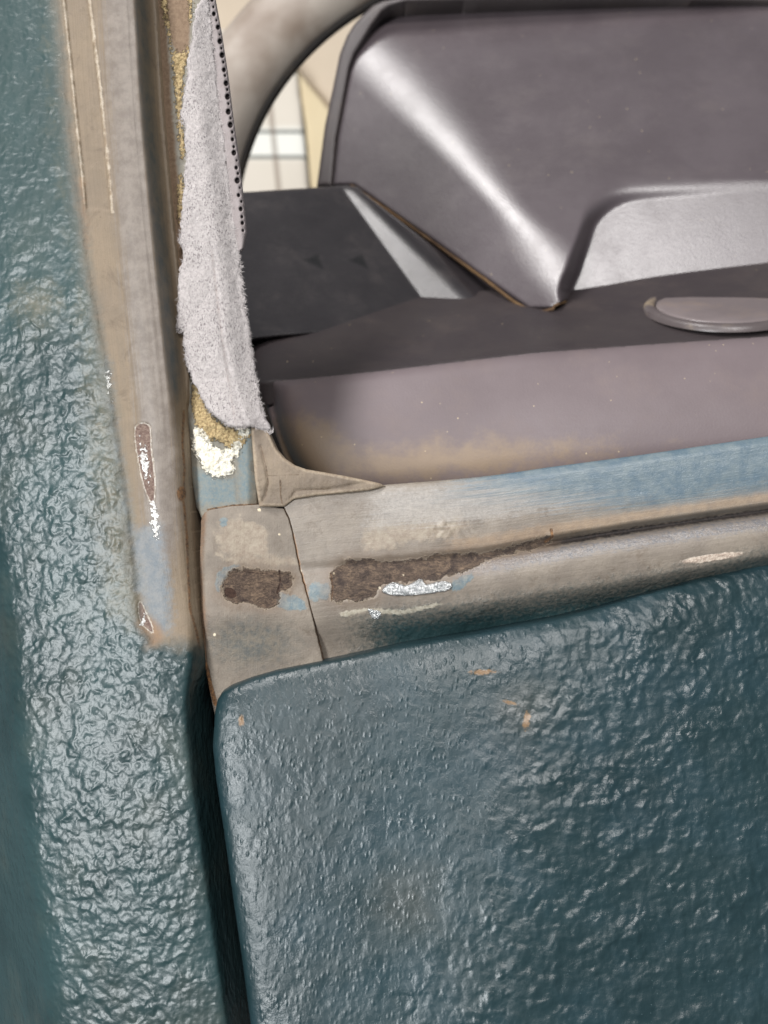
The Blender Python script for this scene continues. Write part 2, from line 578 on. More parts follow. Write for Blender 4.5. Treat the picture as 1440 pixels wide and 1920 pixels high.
mat_wing = worn('sanded_pillar', (lin(132, 115, 93), lin(108, 95, 80)), [
    dict(attr='d_mauve', c1=lin(126, 117, 109), c2=lin(104, 95, 88), amp=8, amp2=26, soft=16, rough=0.42, op=0.9, ns=0.3),
    dict(attr='d_blue', c1=lin(84, 100, 112), c2=lin(112, 118, 122), amp=22, soft=14, rough=0.4, op=0.75, ns=0.5),
    dict(attr='d_slope', c1=lin(58, 70, 72), c2=lin(96, 90, 80), amp=6, amp2=10, soft=9, rough=0.5, op=0.85, ns=0.25),
    dict(attr='d_ridge', c1=lin(205, 193, 175), c2=lin(140, 120, 98), amp=5.0, soft=2.4, rough=0.35, op=0.6, ns=0.5),
    dict(attr='d_rustline', c1=lin(128, 88, 56), c2=lin(146, 108, 70), amp=10, soft=9, op=0.4),
    dict(attr='d_rim', c1=lin(225, 220, 210), c2=lin(140, 122, 105), amp=4.5, soft=1.4, rough=0.3, es=0.9, ns=1.5, op=0.7),
    dict(attr='d_chip', c1=lin(92, 70, 64), c2=lin(134, 116, 104), amp=1.2, soft=1.0, rough=0.7, ns=1.6, hn=0.35),
    dict(attr='d_metal', c1=lin(240, 238, 235), c2=lin(180, 176, 170), amp=15, es=1.0, soft=1.0, rough=0.28, metal=0.4, hn=0.3, ns=2.0),
    dict(attr='d_seam', c1=lin(66, 52, 42), c2=lin(120, 88, 58), amp=3.0, soft=2.0, rough=0.8, ns=1.0),
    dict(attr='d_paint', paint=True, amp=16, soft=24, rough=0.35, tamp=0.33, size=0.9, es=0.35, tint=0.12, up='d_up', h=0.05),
    dict(attr='d_dust', c1=lin(142, 124, 94), c2=lin(118, 112, 92), amp=60, soft=50, op=0.42, rough=0.45, es=0.35),
], streak=0.62)

wing_poly = ([(-420, -110), (pw(EDGE, -110) + 34, -110)]
             + [(float(pw(EDGE, yy)) + 34, yy) for yy in (0, 200, 400, 600, 700)]
             + [(352, 745), (349, 770), (352, 830), (355, 900), (358, 960), (364, 1050), (371, 1130), (377, 1190), (384, 1240), (386, 1290), (378, 1320)]
             + [(float(pw(EDGE, yy)) + 26, yy) for yy in (1400, 1550, 1700, 1920, 2030)] + [(-420, 2030)])
wing = panel('front_wing', wing_poly, wing_w, mat_wing, body, 2.5, 0, 14, {
    'd_paint': paint_sd,
    'd_mauve': MAUVE,
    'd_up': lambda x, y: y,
    'd_blue': lambda x, y: sd_any(x, y, BLUE_L),
    'd_slope': lambda x, y: np.abs(x - pw(EDGE, y) - 8) - 10 + 40 * sstep(680, 900, y),
    'd_ridge': lambda x, y: np.minimum(np.where(y < 385, np.abs(x - pw(RIDGE1, y)) - 2.6, 50),
                                       np.where(y < 402, np.abs(x - pw(RIDGE2, y)) - 2.4, 50)),
    'd_rustline': lambda x, y: np.minimum(np.where((y > 330) & (y < 470), np.abs(x - pw(RIDGE1, y) + 3) - 3, 60),
                                          np.hypot(x - 272, y - 1190) - 32),
    'd_chip': lambda x, y: np.minimum(sd_poly(x, y, CHIP1) + 1.5, sd_poly(x, y, CHIP2) + 1.5),
    'd_rim': lambda x, y: np.minimum(sd_poly(x, y, CHIP1) - 0.6, sd_poly(x, y, CHIP2) - 0.6),
    'd_metal': lambda x, y: np.minimum(np.minimum(sd_poly(x, y, CHIPW), sd_ell(x, y, 271, 862, 13, 66, -0.14) + 7.0),
                                       np.minimum(sd_ell(x, y, 203, 718, 4, 22, -0.1), sd_ell(x, y, 268, 1166, 3, 8, 0.3))),
    'd_seam': lambda x, y: np.minimum(d_line(x, y, [(345, 770), (342, 830), (346, 880), (343, 930), (350, 1000), (352, 1058), (356, 1142), (368, 1183), (377, 1225), (384, 1270)]) - 2.0,
                                      np.hypot((x - 340), (y - 925) / 1.6) - 9),
    'd_dust': lambda x, y: np.minimum(np.abs(x - pw(BOUND, np.minimum(y, 1200)) + 24) - 16 + 40 * sstep(900, 400, y) + 90 * sstep(1120, 1260, y), np.hypot((x - 70) / 1.2, y - 570) - 20),
}, st=lambda x, y: ((x - pw(EDGE, y)) * K, -y * K, 0 * x))

# inner flange of the pillar, with foam and adhesive left on it
flange_poly = [(284, -110), (286, 0), (298, 200), (315, 400), (333, 600), (343, 720), (347, 764), (352, 775), (356, 830), (360, 900), (368, 950),
               (378, 972), (432, 966), (484, 960), (484, 900), (472, 800), (456, 650), (440, 550), (424, 370), (398, 180), (385, 0), (378, -110)]
FOAM = [smooth_poly([(300, -60), (305, 20), (320, 90), (326, 120), (318, 60), (312, -20), (310, -90), (300, -90)], 4),
        smooth_poly([(362, 716), (372, 728), (400, 782), (440, 806), (468, 812), (452, 838), (432, 842), (410, 826), (384, 826), (366, 792), (360, 750)], 4),
        smooth_poly([(324, 110), (330, 96), (346, 100), (350, 84), (356, 92), (346, 130), (340, 220), (347, 270), (342, 300), (336, 262), (330, 190)], 4),
        smooth_poly([(336, 330), (346, 350), (340, 420), (334, 400)], 4), smooth_poly([(358, 40), (364, -60), (356, -60), (354, 20)], 4)]
WHITE = [smooth_poly([(364, 800), (384, 812), (404, 838), (428, 842), (448, 822), (452, 846), (436, 862), (440, 884), (414, 896), (392, 890), (374, 864), (362, 842)], 4),
         smooth_poly([(446, 804), (468, 806), (466, 816), (450, 818)], 3)]
BROWN = [smooth_poly([(306, -90), (350, -90), (356, 60), (350, 100), (338, 110), (318, 70), (310, 20)], 4),
         smooth_poly([(398, 800), (440, 806), (446, 826), (410, 826)], 4)]


def flange_w(x, y):
    w = -7.6 + 2.6 * sstep(318, 400, x) + 2.6 * sstep(740, 800, y)
    fm = sd_any(x, y, FOAM + WHITE)
    w = w + (0.35 + 0.6 * fbm(x / 9, y / 9, 3) + 0.55 * fbm(x / 3.5, y / 3.5, 2)) * sstep(2, -7, fm + 6 * fbm(x / 8, y / 8, 3))
    w = w - 1.5 * sstep(462, 486, x) * sstep(780, 850, y)
    return w + 0.1 * fbm(x / 40, y / 40)


mat_flange = worn('inner_flange_primer', (lin(112, 110, 102), lin(122, 116, 104)), [
    dict(attr='d_blue', c1=lin(88, 112, 122), c2=lin(116, 124, 122), amp=12, soft=10, op=0.75),
    dict(attr='d_browncol', c1=lin(104, 84, 66), c2=lin(122, 102, 82), amp=5, soft=4, rough=0.75, hn=0.2),
    dict(attr='d_foam', c1=lin(210, 188, 142), c2=lin(140, 116, 82), amp=16, soft=1.5, rough=0.85, ns=1.6, hn=0.9, h=0.1, es=1.3),
    dict(attr='d_white', c1=lin(248, 246, 236), c2=lin(226, 216, 192), amp=20, soft=1.2, rough=0.8, ns=1.4, hn=0.8, h=0.15, es=1.2),
    dict(attr='d_seam', c1=lin(52, 42, 34), c2=lin(112, 82, 54), amp=2.5, soft=1.5, rough=0.8),
], streak=0.2, rough=0.6)
panel('pillar_flange', flange_poly, flange_w, mat_flange, body, 2.0, 5, 8, {
    'd_blue': lambda x, y: np.minimum(sd_poly(x, y, [(446, 812), (470, 808), (474, 930), (448, 940)]), sd_poly(x, y, [(366, 880), (440, 900), (444, 944), (372, 950)])),
    'd_browncol': lambda x, y: np.minimum(sd_any(x, y, BROWN), np.abs(x - (pw(EDGE, y) + 38)) - 14 + 60 * sstep(600, 720, y)),
    'd_foam': lambda x, y: sd_any(x, y, FOAM),
    'd_white': lambda x, y: sd_any(x, y, WHITE),
    'd_seam': lambda x, y: np.minimum(d_line(x, y, [(390, 956), (435, 948), (485, 946)]) - 2.0, 50),
}, st=lambda x, y: ((x - pw(EDGE, y)) * K, -y * K, 0 * x))

# ---- corner plate
plate_poly = [(377, 990), (377, 978), (379, 968), (384, 961), (393, 956), (435, 949), (486, 946)] + [(a - 0.5, b) for a, b in CK[6:]] + [(560, 1372), (410, 1372), (400, 1330), (392, 1290), (382, 1233), (379, 1183), (374, 1058)]
RUST_P = [smooth_poly([(412, 1104), (424, 1076), (440, 1066), (470, 1064), (500, 1066), (524, 1070), (548, 1076), (551, 1090), (540, 1108), (528, 1112),
                       (520, 1134), (498, 1142), (462, 1134), (436, 1132), (420, 1120)], 4)]
BLUE_P = [smooth_poly([(416, 1066), (448, 1060), (440, 1070), (420, 1090), (408, 1112), (404, 1090)], 4),
          smooth_poly([(522, 1112), (552, 1118), (570, 1128), (572, 1144), (530, 1142), (516, 1130)], 4),
          smooth_poly([(414, 972), (424, 970), (424, 986), (414, 986)], 4)]


def rows_w(keys, x, y, ws):
    X = np.stack([pw(k, x) for k in keys], 1)
    W = np.stack([pw(k, x) for k in ws], 1)
    return pw_rows(X, W, np.clip(y, X[:, 0], X[:, -1]))


def plate_w(x, y):
    w = 0.0 + 0.9 * np.exp(-((y - 1150) / 34.0) ** 2) - 3.4 * sstep(1150, 1330, y) - 0.9 * np.exp(-((y - 1066) / 30) ** 2) * 0.3
    w = w - 0.4 * sstep(0, -8, sd_any(x, y, RUST_P)) * (0.8 + 0.6 * fbm(x / 14, y / 7))
    w = w - 0.7 * sstep(408, 376, x) - 1.0 * sstep(386, 376, x) - 0.5 * sstep(976, 948, y)
    w = w + 0.12 * (fbm(y / 9, x / 40, 2)) * np.exp(-np.abs(x - crack_x(y)) / 6)
    return w + 0.16 * fbm(x / 34, y / 34, 4)


PBASE = (lin(136, 126, 114), lin(108, 99, 90))
L_RUST = dict(attr='d_rust', c1=lin(62, 50, 46), c2=lin(126, 106, 88), amp=15, soft=2.4, rough=0.85, ns=0.28, nd=0.8, hn=0.3, h=-0.1, es=0.5, cracks=True)
L_BLUE = dict(attr='d_blue', c1=lin(86, 104, 112), c2=lin(118, 124, 122), amp=9, soft=2, rough=0.45, ns=0.7, es=0.9)
L_CREASE = dict(attr='d_seam', c1=lin(58, 42, 32), c2=lin(128, 92, 58), amp=1.6, soft=1.2, rough=0.8, h=-0.15)
L_SPECK = dict(attr='d_speck', c1=lin(226, 214, 190), c2=lin(180, 160, 130), amp=2, soft=1.2, rough=0.4)
L_LIGHT = dict(attr='d_light', c1=lin(164, 152, 134), c2=lin(136, 120, 104), amp=26, soft=7, rough=0.5, op=0.65, ns=0.45, es=0.35)
L_DARKPAINT = dict(attr='d_coat', paint=True, amp=26, soft=20, rough=0.42, tamp=0.2, size=1.1, es=0.8)
mat_plate = worn('dirty_filler', PBASE, [
    L_LIGHT, L_BLUE, L_RUST, L_CREASE,
    dict(attr='d_crackin', c1=lin(48, 32, 26), c2=lin(70, 50, 40), amp=2, soft=1, rough=0.9, h=-0.3),
    dict(attr='d_edge', c1=lin(120, 92, 68), c2=lin(98, 76, 60), amp=6, soft=5, op=0.7),
    dict(attr='d_low', c1=lin(74, 80, 80), c2=lin(116, 108, 96), amp=30, soft=26, op=0.8, ns=0.5, hn=0.25),
    L_SPECK], streak=0.12, rough=0.6, grain=0.06)
panel('corner_plate', plate_poly, plate_w, mat_plate, body, 2.0, 1.6, 9, {
    'd_light': lambda x, y: np.minimum(sd_ell(x, y, 455, 1010, 50, 38, 0.2), sd_poly(x, y, [(410, 1040), (560, 1046), (560, 1060), (430, 1060)])),
    'd_blue': lambda x, y: sd_any(x, y, BLUE_P),
    'd_rust': lambda x, y: sd_any(x, y, RUST_P) + 3,
    'd_seam': lambda x, y: np.minimum(d_line(x, y, [(380, 1180), (384, 1240), (396, 1290), (404, 1320)]) - 4, d_line(x, y, CK) - 0.7),
    'd_crackin': lambda x, y: np.minimum(sd_ell(x, y, 432, 1112, 12, 9, 0.6), np.minimum(d_line(x, y, [(524, 1070), (526, 1090), (520, 1112)]) - 1.3, d_line(x, y, [(440, 1068), (470, 1074), (524, 1078)]) - 0.6)),
    'd_edge': lambda x, y: x - 384 + 4 * np.sin(y / 40),
    'd_low': lambda x, y: sd_ell(x, y, 470, 1205, 74, 40, 0),
    'd_speck': lambda x, y: np.minimum(np.hypot(x - 402, y - 1190) - 2.5, np.minimum(np.hypot(x - 486, y - 956) - 3, np.hypot(x - 524, y - 1002) - 2)),
}, st=lambda x, y: (x * K, -y * K * 1.0, 0 * x))

# ---- scuttle rail under the windscreen
TOP = [(500, 930), (545, 926), (620, 916), (720, 909), (900, 894), (1030, 876), (1200, 853), (1440, 818), (1560, 800)]
GRV = [(500, 1066), (560, 1066), (720, 1056), (900, 1040), (1030, 1018), (1200, 991), (1440, 957), (1560, 941)]


def off(keys, d):
    return [(a, b + d) for a, b in keys]


rail_rows = [off(TOP, -12), off(TOP, 4), off(TOP, 16), [(500, 1000), (720, 975), (900, 955), (1200, 915), (1440, 880), (1560, 862)],
             off(GRV, -16), GRV, off(GRV, 17),
             [(500, 1124), (560, 1120), (720, 1108), (900, 1088), (1030, 1066), (1200, 1040), (1440, 1004), (1560, 988)],
             [(500, 1160), (560, 1158), (720, 1144), (900, 1126), (1030, 1106), (1200, 1080), (1440, 1038), (1560, 1020)],
             [(500, 1240), (720, 1210), (900, 1178), (1030, 1152), (1200, 1120), (1440, 1068), (1560, 1048)],
             [(500, 1340), (720, 1290), (900, 1240), (1200, 1180), (1440, 1130), (1560, 1110)]]
cst = lambda v: [(500, v), (1560, v)]
rail_ws = [cst(-3), cst(-0.9), cst(-0.2), cst(0.1), cst(0.0),
           [(500, -0.25), (720, -0.6), (900, -1.2), (1030, -2.4), (1100, -3.4), (1560, -3.4)], [(500, 0.2), (1560, 0.0)],
           [(500, 0.9), (720, 1.0), (1560, 1.2)], cst(0.3), [(500, -2.2), (650, -4.0), (900, -6.2), (1560, -6.5)], [(500, -3.5), (650, -6), (900, -10), (1560, -10)]]
RUST_R = [smooth_poly([(620, 1072), (640, 1054), (670, 1046), (760, 1050), (806, 1040), (820, 1036), (900, 1034), (980, 1016), (1020, 1004), (1034, 1000), (1032, 1018),
                       (1000, 1030), (930, 1048), (880, 1068), (800, 1092), (720, 1096), (706, 1120), (664, 1128), (624, 1126), (618, 1100)], 4)]
BLUE_R = [smooth_poly([(580, 1098), (592, 1092), (604, 1096), (616, 1092), (619, 1110), (610, 1126), (600, 1122), (590, 1128), (580, 1120)], 4),
          smooth_poly([(846, 1092), (866, 1080), (886, 1076), (880, 1092), (856, 1108), (846, 1106)], 4)]
ALU = [smooth_poly([(716, 1108), (730, 1094), (742, 1092), (760, 1098), (778, 1090), (790, 1086), (800, 1096), (826, 1090), (846, 1094), (842, 1106), (810, 1112),
                    (780, 1116), (736, 1116)], 4),
       smooth_poly([(690, 1142), (702, 1144), (714, 1148), (710, 1160), (700, 1160), (694, 1152)], 4)]
WPAINT = [smooth_poly([(640, 1148), (700, 1140), (750, 1144), (800, 1134), (830, 1132), (800, 1142), (750, 1152), (716, 1150), (690, 1146), (650, 1156)], 4)]


def rail_w(x, y):
    w = rows_w(rail_rows, x, y, rail_ws)
    w = w - 0.4 * sstep(0, -8, sd_any(x, y, RUST_R)) * (0.8 + 0.6 * fbm(x / 14, y / 7))
    w = w + 0.5 * sstep(2, -4, sd_any(x, y, ALU[:1])) * (0.8 + 1.6 * fbm(x / 6, y / 4))
    w = w + 0.5 * np.exp(-(np.hypot(x - 834, (y - 992) * 1.4) / 20) ** 2) * (0.7 + 1.5 * fbm(x / 12, y / 12))
    w = w + 0.6 * np.exp(-(np.hypot(x - 1035, y - 1006) / 7) ** 2)
    return w + 0.12 * fbm(x / 50, y / 26, 4)


def blue_top(x, y):
    t = (y - pw(TOP, x)) / (pw(GRV, x) - pw(TOP, x))
    lim = 0.75 * sstep(760, 1300, x) + 0.05
    return np.maximum((t - lim) * 110, (880 - x) * 0.35)


rail_poly = [(a + 0.5, b) for a, b in CK[6:]][::-1] + [(530, 942), (545, 926), (620, 916)] + [(a, b) for a, b in smooth_poly(TOP[3:], 4, False)] + [(1560, 1120), (1200, 1185), (900, 1245)]
mat_rail = worn('sanded_scuttle', (lin(136, 126, 114), lin(110, 101, 92)), [
    L_LIGHT,
    dict(attr='d_grey', c1=lin(158, 152, 146), c2=lin(138, 134, 130), amp=16, amp2=22, soft=14, rough=0.45, op=0.75),
    dict(attr='d_bluetop', c1=lin(72, 94, 108), c2=lin(100, 114, 120), amp=10, amp2=46, soft=30, rough=0.35, op=0.9, ns=0.3),
    dict(attr='d_tan', c1=lin(150, 128, 104), c2=lin(132, 112, 92), amp=10, amp2=10, soft=9, op=0.75, ns=0.4),
    dict(attr='d_steel', c1=lin(88, 90, 96), c2=lin(118, 110, 104), amp=10, amp2=10, soft=8, rough=0.24, op=0.85),
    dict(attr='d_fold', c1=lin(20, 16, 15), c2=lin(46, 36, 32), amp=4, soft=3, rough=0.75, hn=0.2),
    dict(attr='d_coat', paint=True, amp=40, soft=34, rough=0.3, tamp=0.25, size=1.25, es=1.0),
    L_BLUE, L_RUST,
    dict(attr='d_wpaint', c1=lin(206, 200, 182), c2=lin(176, 166, 146), amp=9, soft=2, rough=0.5, op=0.5, es=0.9),
    dict(attr='d_alu', c1=lin(250, 250, 248), c2=lin(176, 178, 180), amp=4, soft=1.0, rough=0.24, metal=0.65, ns=1.6, hn=0.8, h=0.1, es=1.6),
    dict(attr='d_chipw', c1=lin(206, 192, 176), c2=lin(160, 140, 126), amp=3, soft=1.5, rough=0.35, hn=0.3),
    L_CREASE,
    dict(attr='d_orange', c1=lin(176, 122, 66), c2=lin(140, 96, 56), amp=2, soft=1.2, op=0.35),
    L_SPECK], streak=0.3, streak_scale=(0.05, 1.6), rough=0.42, grain=0.04, spec=0.6)
panel('scuttle_rail', wider(rail_poly), rail_w, mat_rail, body, 2.0, 1.6, 5, {
    'd_light': lambda x, y: np.minimum(sd_poly(x, y, smooth_poly([(684, 1030), (690, 990), (730, 962), (800, 950), (860, 958), (870, 990), (800, 1010), (730, 1028)], 4)),
                                       np.hypot(x - 836, (y - 990) * 1.3) - 26),
    'd_grey': lambda x, y: np.maximum(np.abs(y - pw(TOP, x) - 46) - 34, (700 - x) * 0.4),
    'd_bluetop': blue_top,
    'd_tan': lambda x, y: np.maximum(np.abs(y - pw(GRV, x) + 24) - 10, (850 - x) * 0.3),
    'd_steel': lambda x, y: np.maximum(np.abs(y - pw(GRV, x) - 22) - 12, (840 - x) * 0.4),
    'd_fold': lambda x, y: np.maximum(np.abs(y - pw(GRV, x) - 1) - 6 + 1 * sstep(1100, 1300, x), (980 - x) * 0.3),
    'd_coat': lambda x, y: np.maximum((pw([(500, 1230), (620, 1186), (720, 1158), (900, 1138), (1030, 1122), (1200, 1092), (1300, 1074), (1440, 1046), (1560, 1030)], x) - y), (690 - x) * 0.5),
    'd_blue': lambda x, y: sd_any(x, y, BLUE_R),
    'd_rust': lambda x, y: sd_any(x, y, RUST_R) + 3,
    'd_wpaint': lambda x, y: sd_any(x, y, WPAINT),
    'd_alu': lambda x, y: sd_any(x, y, ALU),
    'd_chipw': lambda x, y: sd_ell(x, y, 1336, 1046, 54, 6.5, -0.14),
    'd_seam': lambda x, y: np.minimum(np.minimum(d_line(x, y, CK) - 0.8, d_line(x, y, [(1034, 994), (1036, 1006), (1022, 1016)]) - 2.5),
                                      d_line(x, y, [(620, 1076), (624, 1100), (622, 1124)]) - 1.0),
    'd_orange': lambda x, y: np.maximum(d_line(x, y, CK) - 2.6, np.abs(y - 1060) - 60),
    'd_speck': lambda x, y: np.minimum(np.minimum(np.hypot(x - 626, y - 1075) - 2.2, np.hypot(x - 712, y - 1102) - 2), np.minimum(np.hypot(x - 564, y - 1070) - 2.2, np.hypot(x - 756, y - 1078) - 1.4)),
}, st=lambda x, y: (x * K, -(y - pw(TOP, x)) * K, 0 * x))

# ---- sealed gusset in the windscreen corner
gus_poly = [(470, 800), (500, 802), (508, 820), (518, 842), (533, 859), (552, 872), (575, 880), (600, 884), (640, 891), (680, 899), (712, 906), (724, 912),
            (690, 920), (640, 925), (590, 930), (552, 936), (534, 950), (486, 950), (478, 900)]


def gus_w(x, y):
    w = 0.8 - 3.2 * sstep(905, 800, y) - 1.2 * sstep(700, 725, x)
    w = w - 0.4 * np.exp(-(d_line(x, y, [(489, 837), (500, 880), (503, 905), (498, 930), (486, 946)]) / 3.5) ** 2)
    w = w - 0.3 * np.exp(-(d_line(x, y, [(546, 934), (556, 920), (620, 918), (690, 904)]) / 4) ** 2)
    return w + 0.25 * fbm(x / 22, y / 22, 3)


mat_gus = worn('old_sealant', (lin(130, 116, 99), lin(108, 96, 84)), [
    dict(attr='d_seam', c1=lin(70, 58, 48), c2=lin(110, 92, 74), amp=1.5, soft=1.0, rough=0.8),
    dict(attr='d_edge', c1=lin(164, 150, 130), c2=lin(140, 122, 104), amp=3, soft=3, op=0.7)], streak=0.1, rough=0.6, grain=0.07)
panel('windscreen_gusset', gus_poly, gus_w, mat_gus, body, 1.8, 5, 5, {
    'd_seam': lambda x, y: np.minimum(np.minimum(d_line(x, y, [(489, 837), (500, 880), (503, 905), (498, 930), (486, 946)]) - 1.0,
                                                 d_line(x, y, CK[:9]) - 1.5), np.minimum(d_line(x, y, [(546, 936), (548, 924), (566, 918), (620, 916)]) - 0.8, d_line(x, y, [(500, 892), (560, 890)]) - 0.5)),
    'd_edge': lambda x, y: -(sd_poly(x, y, gus_poly) + 5),
}, st=lambda x, y: (x * K, -y * K, 0 * x))

# ---- gutter under the gaps
mat_dark = plastic('grimy_gutter', lin(34, 30, 28), lin(46, 40, 36), 0.7, 0.05, 0.2, 0.2, spots=False)
panel('rain_gutter', wider([(335, 780), (420, 940), (560, 985), (1560, 930), (1560, 1300), (700, 1500), (620, 2060), (300, 2060), (320, 1300)]),
      lambda x, y: -26 + 0 * x, mat_dark, body, 12, 0, 2)

# ---- bonnet
BTOP = [(400, 1300), (430, 1287), (470, 1272), (520, 1257), (605, 1240), (760, 1208), (900, 1186), (1050, 1158), (1200, 1118), (1300, 1088), (1440, 1056), (1560, 1030)]
bon_poly = [(403, 1336), (408, 1312), (417, 1297), (432, 1287), (470, 1272), (520, 1257), (605, 1240), (760, 1208), (900, 1186), (1050, 1158), (1130, 1138), (1200, 1116), (1300, 1087),
            (1440, 1055), (1560, 1030), (1560, 2050), (484, 2050), (470, 1920), (454, 1800), (438, 1690), (420, 1560), (405, 1460), (399, 1400)]


def bon_w(x, y):
    d = ((y - 1290) + 0.228 * (x - 430)) / 1.026
    w = 3.2 + 0.185 * np.maximum(d, -20) * K
    s = sd_poly(x, y, wider(bon_poly))
    w = w - 1.5 * np.exp(s / 14.0) - 0.9 * np.exp(s / 45.0)
    w = w - 7.0 * np.clip((x - 760) / 740, 0, 1.2) ** 2 - 20 * np.clip((x - 1648) / 740, 0, 2)
    ln = x - (1010 - 0.11 * (y - 1250))
    w = w + 1.2 * np.exp(-(ln / 130.0) ** 2) * sstep(1250, 1600, y)
    w = w + 0.5 * fbm(x / 260, y / 260, 2)
    return w


g = G('bonnet_textured_paint')
lp = g.attr('lp', True)
reg = g.ramp(g.attr('d_wrinkle'), -160, 160)           # 0 = fine specks, 1 = heavy wrinkles
c, h1 = texpaint(g, lp, 0.72, 0.5)
c2_, h2 = texpaint(g, g.scale(lp, 1.0, 0.75), 0.95, 0.15)
fs = g.vor(g.scale(lp, 1.5, 0.75), 0.52, 'F1', rnd=1.0)
pim = g.ramp(fs, 0.4, 0.0)
f2 = g.noise(lp, 0.7, 4, 0.6)
h0 = g.math('ADD', g.math('ADD', g.math('MULTIPLY', pim, 0.09), g.math('MULTIPLY', f2, 0.1)), h2)
hh = g.lerp(reg, h0, h1)
hh = g.math('ADD', hh, g.math('MULTIPLY', g.noise(lp, 0.1, 2), 0.3))
hh = g.math('ADD', hh, g.math('MULTIPLY', g.noise(lp, 2.6, 3, 0.65), 0.05))
gn = g.noise(lp, 0.045, 4, 0.6)
c = g.mix(0.75, c, g.mix(g.ramp(gn, 0.4, 0.7), lin(25, 43, 48), lin(31, 51, 59)))
grit = g.ramp(g.vor(lp, 0.9, 'F1'), 0.09, 0.05)
grit = g.math('MULTIPLY', grit, g.ramp(g.noise(lp, 0.3, 3), 0.5, 0.6))
c = g.mix(g.math('MULTIPLY', grit, 0.5), c, lin(120, 140, 146))
rd = g.math('ADD', g.attr('d_rust'), g.math('MULTIPLY', g.math('SUBTRACT', g.noise(lp, 0.9, 5, 0.7), 0.5), 16))
c = g.mix(g.ramp(rd, 2.5, -1.5, 0, 0.7), c, g.mix(g.noise(lp, 2, 3), lin(104, 72, 46), lin(158, 126, 86)))
sm = g.math('ADD', g.attr('d_smear'), g.math('MULTIPLY', g.math('SUBTRACT', g.noise(lp, 0.25, 5, 0.7), 0.5), 90))
c = g.mix(g.ramp(sm, 50, -50, 0, 0.14), c, lin(104, 92, 74))
rr = g.ramp(g.noise(lp, 0.12, 4), 0.3, 0.7, 0.29, 0.40)
mat_bon = g.finish(c, rr, 0.0, hh, 0.5)
panel('bonnet', wider(bon_poly), bon_w, mat_bon, body, 3, 8, 7, {
    'd_wrinkle': lambda x, y: (x - (1000 - 0.35 * (y - 1300))) * 0.9 + 120 * fbm(x / 160, y / 160),
    'd_rust': lambda x, y: np.minimum(np.minimum(sd_ell(x, y, 988, 1350, 6, 15, 0.1), sd_ell(x, y, 960, 1318, 20, 6, 0.3) + 3),
                                      np.minimum(sd_ell(x, y, 906, 1260, 24, 5, -0.05) + 1, sd_ell(x, y, 452, 1352, 6, 10, 0) + 1)),
    'd_smear': lambda x, y: np.minimum(sd_ell(x, y, 770, 1680, 60, 60, 0), sd_ell(x, y, 980, 1330, 50, 50, 0) + 10),
})

# ------------------------------------------------------------------ TORN TRIM ON THE PILLAR
trim = thing('felt_trim_strip', 'torn pale pink grey felt strip hanging on the windscreen pillar', 'trim strip', world([-40], [40], [-4])[0])
FL = [(392, -110), (390, -40), (366, 20), (362, 60), (352, 120), (338, 220), (346, 240), (348, 300), (346, 330), (337, 430), (336, 455), (344, 468), (336, 520), (333, 580), (331, 618),
      (344, 622), (346, 660), (352, 690), (370, 730), (388, 765), (408, 784), (432, 800), (470, 800), (500, 810), (509, 806)]
FR = [(498, 782), (488, 745), (480, 700), (470, 640), (463, 590), (456, 530), (449, 470), (441, 415), (431, 340), (421, 260), (409, 170), (400, 80), (393, 0), (391, -110)]


def felt_w(x, y):
    mid = pw([(-110, 385), (60, 385), (220, 378), (420, 392), (600, 408), (780, 450), (830, 470)], y)
    w = -3.0 + 1.2 * np.exp(-((x - mid) / 60.0) ** 2)
    right = pw([(b, a) for a, b in FR[::-1]], np.clip(y, -110, 782))
    w = w - 2.4 * sstep(-46, 2, x - right)
    w = w + 2.4 * sstep(700, 800, y)
    w = w - 0.3 * np.exp(-((x - mid - 4) / 5) ** 2) * sstep(350, 600, y)
    return w + 0.5 * fbm(x / 40, y / 55, 3) + 0.10 * fbm(x / 5, y / 5, 2)


g = G('felt')
lp = g.attr('lp', True)
n1 = g.noise(lp, 1.1, 5, 0.75)
n2 = g.noise(g.scale(lp, 1.6, 0.9), 1.7, 3, 0.7, 0.6)
c = g.mix(g.ramp(n1, 0.3, 0.7), lin(172, 165, 163), lin(199, 192, 190))
spk = g.math('MULTIPLY', g.ramp(n2, 0.535, 0.60), g.ramp(g.noise(lp, 0.16, 3), 0.35, 0.62, 0.35, 1.0))
c = g.mix(g.math('MULTIPLY', spk, 0.7), c, lin(84, 76, 80))
gl = g.ramp(g.attr('d_mid'), 5, -3)
c = g.mix(g.math('MULTIPLY', gl, g.ramp(n1, 0.42, 0.6, 0, 0.7)), c, lin(138, 120, 112))
h = g.math('ADD', g.math('MULTIPLY', n1, 0.3), g.math('MULTIPLY', g.noise(lp, 4.5, 3, 0.7), 0.35))
mat_felt = g.finish(c, 0.95, 0.0, h, 0.1)
mid_felt = lambda x, y: np.abs(x - pw([(-110, 300), (300, 380), (420, 392), (600, 412), (780, 440), (830, 452)], y)) + 40 * sstep(480, 380, y)
panel('felt_cloth', [tuple(p) for p in FL] + FR, felt_w, mat_felt, trim, 2.0, 5, 0.9, {'d_mid': mid_felt}, wig=2.4)

